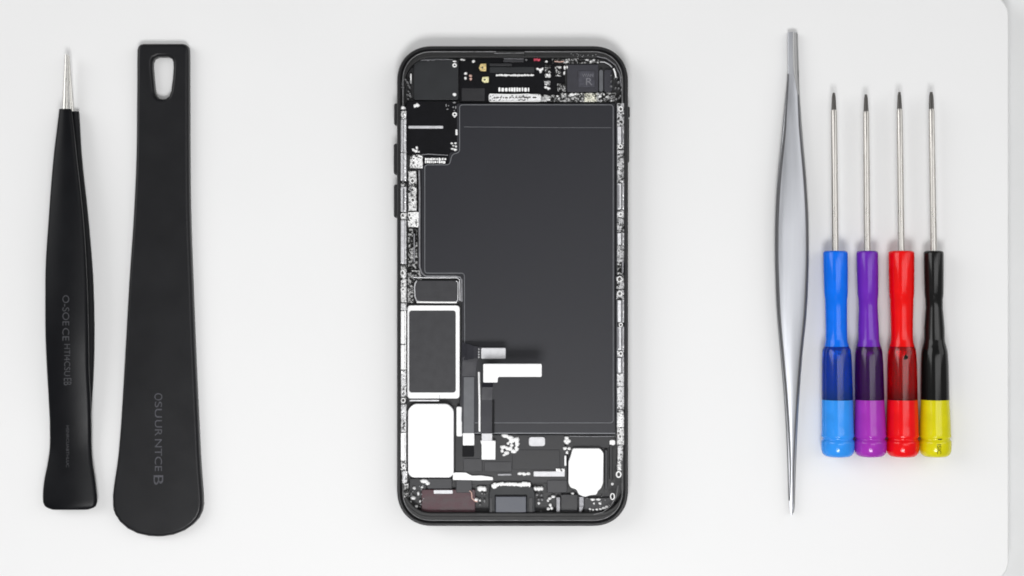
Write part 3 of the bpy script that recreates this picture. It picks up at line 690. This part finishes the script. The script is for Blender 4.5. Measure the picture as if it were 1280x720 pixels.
# left column of small parts beside the battery
MB().rough(510.4, 214, 520.4, 263, 12.4, 23, 1.5, 1.0).build('side_strip', 'speck', ph)
MB().rough(509.8, 265, 523.4, 283.6, 12.4, 23.6, 1.3, 1.0).build('side_block', 'speck_dense', ph)
MB().rough(510, 286.4, 521.4, 336, 12.4, 21, 1.5, 1.1).build('side_strip', 'speck_dark', ph)
MB().rough(509.6, 338, 527, 350, 12.4, 21, 1.4, 1.0).build('side_strip', 'speck_dark', ph)
MB().rough(509.6, 350, 516.6, 378, 12.4, 21, 1.4, 1.0).build('side_strip', 'speck_dark', ph)
MB().box(521.4, 214, 523.2, 270, 12.4, 19, .5, .2).build('side_gap', 'black', ph)

# machined rails left and right: separate lengths with gaps between
left = [(132, 137, 'solder'), (138.4, 148, 'speck'), (149, 190, 'rail2'), (190.6, 226, 'rail2'), (229, 233, 'speck_dark'), (233.4, 265, 'rail2'), (266.4, 274, 'speck'), (275, 330, 'rail1'), (331, 336, 'speck_dark'), (336, 348, 'speck'), (349, 378, 'speck'),
        (379, 388, 'speck_rail'), (388.6, 430, 'rail1'), (431, 462, 'rail1'), (463, 496, 'speck_rail'), (497, 505, 'speck_dark'), (506, 540, 'speck_rail'), (541, 576, 'rail1'), (577, 588, 'speck'), (589, 604, 'speck_rail'), (605, 622, 'speck_dark')]
for y0, y1, k in left:
    x0, x1 = 499.4, 507.6
    if y0 > 380: x0, x1 = 500.4, 507.4
    if y0 > 585: x0, x1 = 502.5, 508.5
    if y0 > 600: x0, x1 = 505, 510
    if k == 'rail2':
        MB().box(x0, y0, x0+4.4, y1, 12, 27.5, .8, .8).rough(x0+5.0, y0, x1, y1, 12, 27, .5, 1.4, .25).build('side_rail', 'silver', ph)
    elif k == 'rail1':
        MB().box(x0+.2, y0, x1-1.8, y1, 12, 27.5, .8, .8).rough(x1-1.6, y0, x1, y1, 12, 25.5, .5, 1.4, .3).build('side_rail', 'solder' if y0 > 380 else 'silver', ph)
    elif k == 'solder':
        cluster('screw_head', 'solder', [((x0+x1)/2-.4, (y0+y1)/2, 2.8, 2.6)], 27.5)
    else:
        MB().rough(x0, y0, x1, y1, 12, 27.5, 1.4, 1.1).build('side_rail', k, ph)
right = [(129, 140, 'speck'), (140.6, 158, 'speck_rail'), (158, 180, 'rail'), (181, 187, 'speck_dark'), (187.6, 212, 'speck_rail'), (213, 228, 'speck'), (229, 262, 'rail'), (263, 290, 'speck'), (291, 306, 'rail'), (306.4, 328, 'speck'), (329, 343, 'speck_dark'), (345, 361, 'speck_dense'), (362.5, 374, 'speck'),
         (375, 403, 'rail'), (404, 408, 'speck_dark'), (408.6, 438, 'rail'), (439, 446, 'speck'), (447, 466, 'rail'), (467, 483, 'speck_rail'), (484, 512, 'speck_rail'), (513, 534, 'speck_dense'), (535, 556, 'speck'), (557, 576, 'speck_rail'), (577, 588, 'speck')]
for y0, y1, k in right:
    x0, x1 = 771.8, 780
    if y0 > 343 and y0 < 375: x0 = 770.6
    if y0 > 540: x0, x1 = 772.6, 778.6
    if y0 > 570: x0, x1 = 772, 776.6
    if k == 'rail':
        MB().box(x0+.2, y0, x0+5, y1, 12, 27.5, .8, .8).rough(x0+5.4, y0, x1, y1, 12, 26.6, .7, 1.3, .25).build('side_rail', 'silver', ph)
    else:
        MB().rough(x0, y0, x1, y1, 12, 27.5, 1.4, 1.1).build('side_rail', 'speck_mid' if y0 < 440 and k != 'speck_dark' else k, ph)

for cx, cy, q in ((776, 136, 2.6), (775.6, 183, 2.2), (775.8, 268, 2.2), (774.6, 349, 3), (774.8, 367, 2.8), (776, 406, 2), (776, 442, 2.2), (775, 546, 2.4), (503.6, 269.6, 2.6), (503.4, 341, 2.8), (503.6, 362, 2.4), (504, 500.6, 2.4), (515.6, 226, 2.6), (516, 250, 2.4), (504, 582, 2.2)):
    ringlet(cx, cy, q, q*1.1, .75, 27.4)
    MB().blob(cx, cy, q*.5, q*.5, 26, 1.6).build('screw_socket', 'tip', ph)
for x0, y0, x1, y1 in ((772.4, 231, 774.4, 260), (777.6, 166, 779.2, 178), (777.4, 326, 779.6, 341), (772.4, 410, 774.2, 436), (500.4, 150, 501.8, 188), (504.6, 236, 505.8, 262), (513, 226, 514.4, 246), (517, 292, 518.6, 328)):
    MB().box(x0, y0, x1, y1, 26.5, 28, .6, .4).build('spring_clip', 'dull', ph)
# ------------------------------------------------------------------ light
w = bpy.data.worlds.new('World'); SC.world = w; w.use_nodes = True
bg = w.node_tree.nodes['Background']; bg.inputs['Color'].default_value = (1, 1, 1, 1); bg.inputs['Strength'].default_value = .25
def softbox(name, loc, target, sx, sy, power, col=(1, 1, 1)):
    l = bpy.data.lights.new(name, 'AREA'); l.shape = 'RECTANGLE'; l.size = sx; l.size_y = sy; l.energy = power; l.color = col
    o = bpy.data.objects.new(name, l); COL.objects.link(o); o.location = loc
    o.rotation_euler = (Vector(target)-Vector(loc)).to_track_quat('-Z', 'Y').to_euler()
    return o
softbox('key_softbox', (-.01, -.31, .62), (0, .10, 0), .24, .17, 2.72)
softbox('left_fill', (-1.1, .40, .85), (0, 0, 0), .7, 1.0, 7.0)  # unseen fill lamp, added off to the side so flat blacks stay dark
softbox('right_fill', (1.1, .40, .85), (0, 0, 0), .7, 1.0, 3.2)  # unseen fill lamp added opposite, weaker so the board shades its right side
softbox('added_strip_lamp', (.375, .02, 1.2), (.1, 0, 0), .24, 1.0, 2.0)  # unseen lamp added to draw highlight bands along the screwdriver handles

# ------------------------------------------------------------------ camera
cam = bpy.data.cameras.new('camera'); co = bpy.data.objects.new('camera', cam); COL.objects.link(co)
co.location = (0, 0, D*S); cam.sensor_width = 36; cam.lens = 36*D/1280
cam.clip_start = .01; cam.clip_end = 10
SC.camera = co
SC.view_settings.view_transform = 'Standard'; SC.view_settings.look = 'None'; SC.view_settings.gamma = 1; SC.view_settings.exposure = 0
SC.cycles.use_denoising = True
SC.cycles.filter_width = 1.8
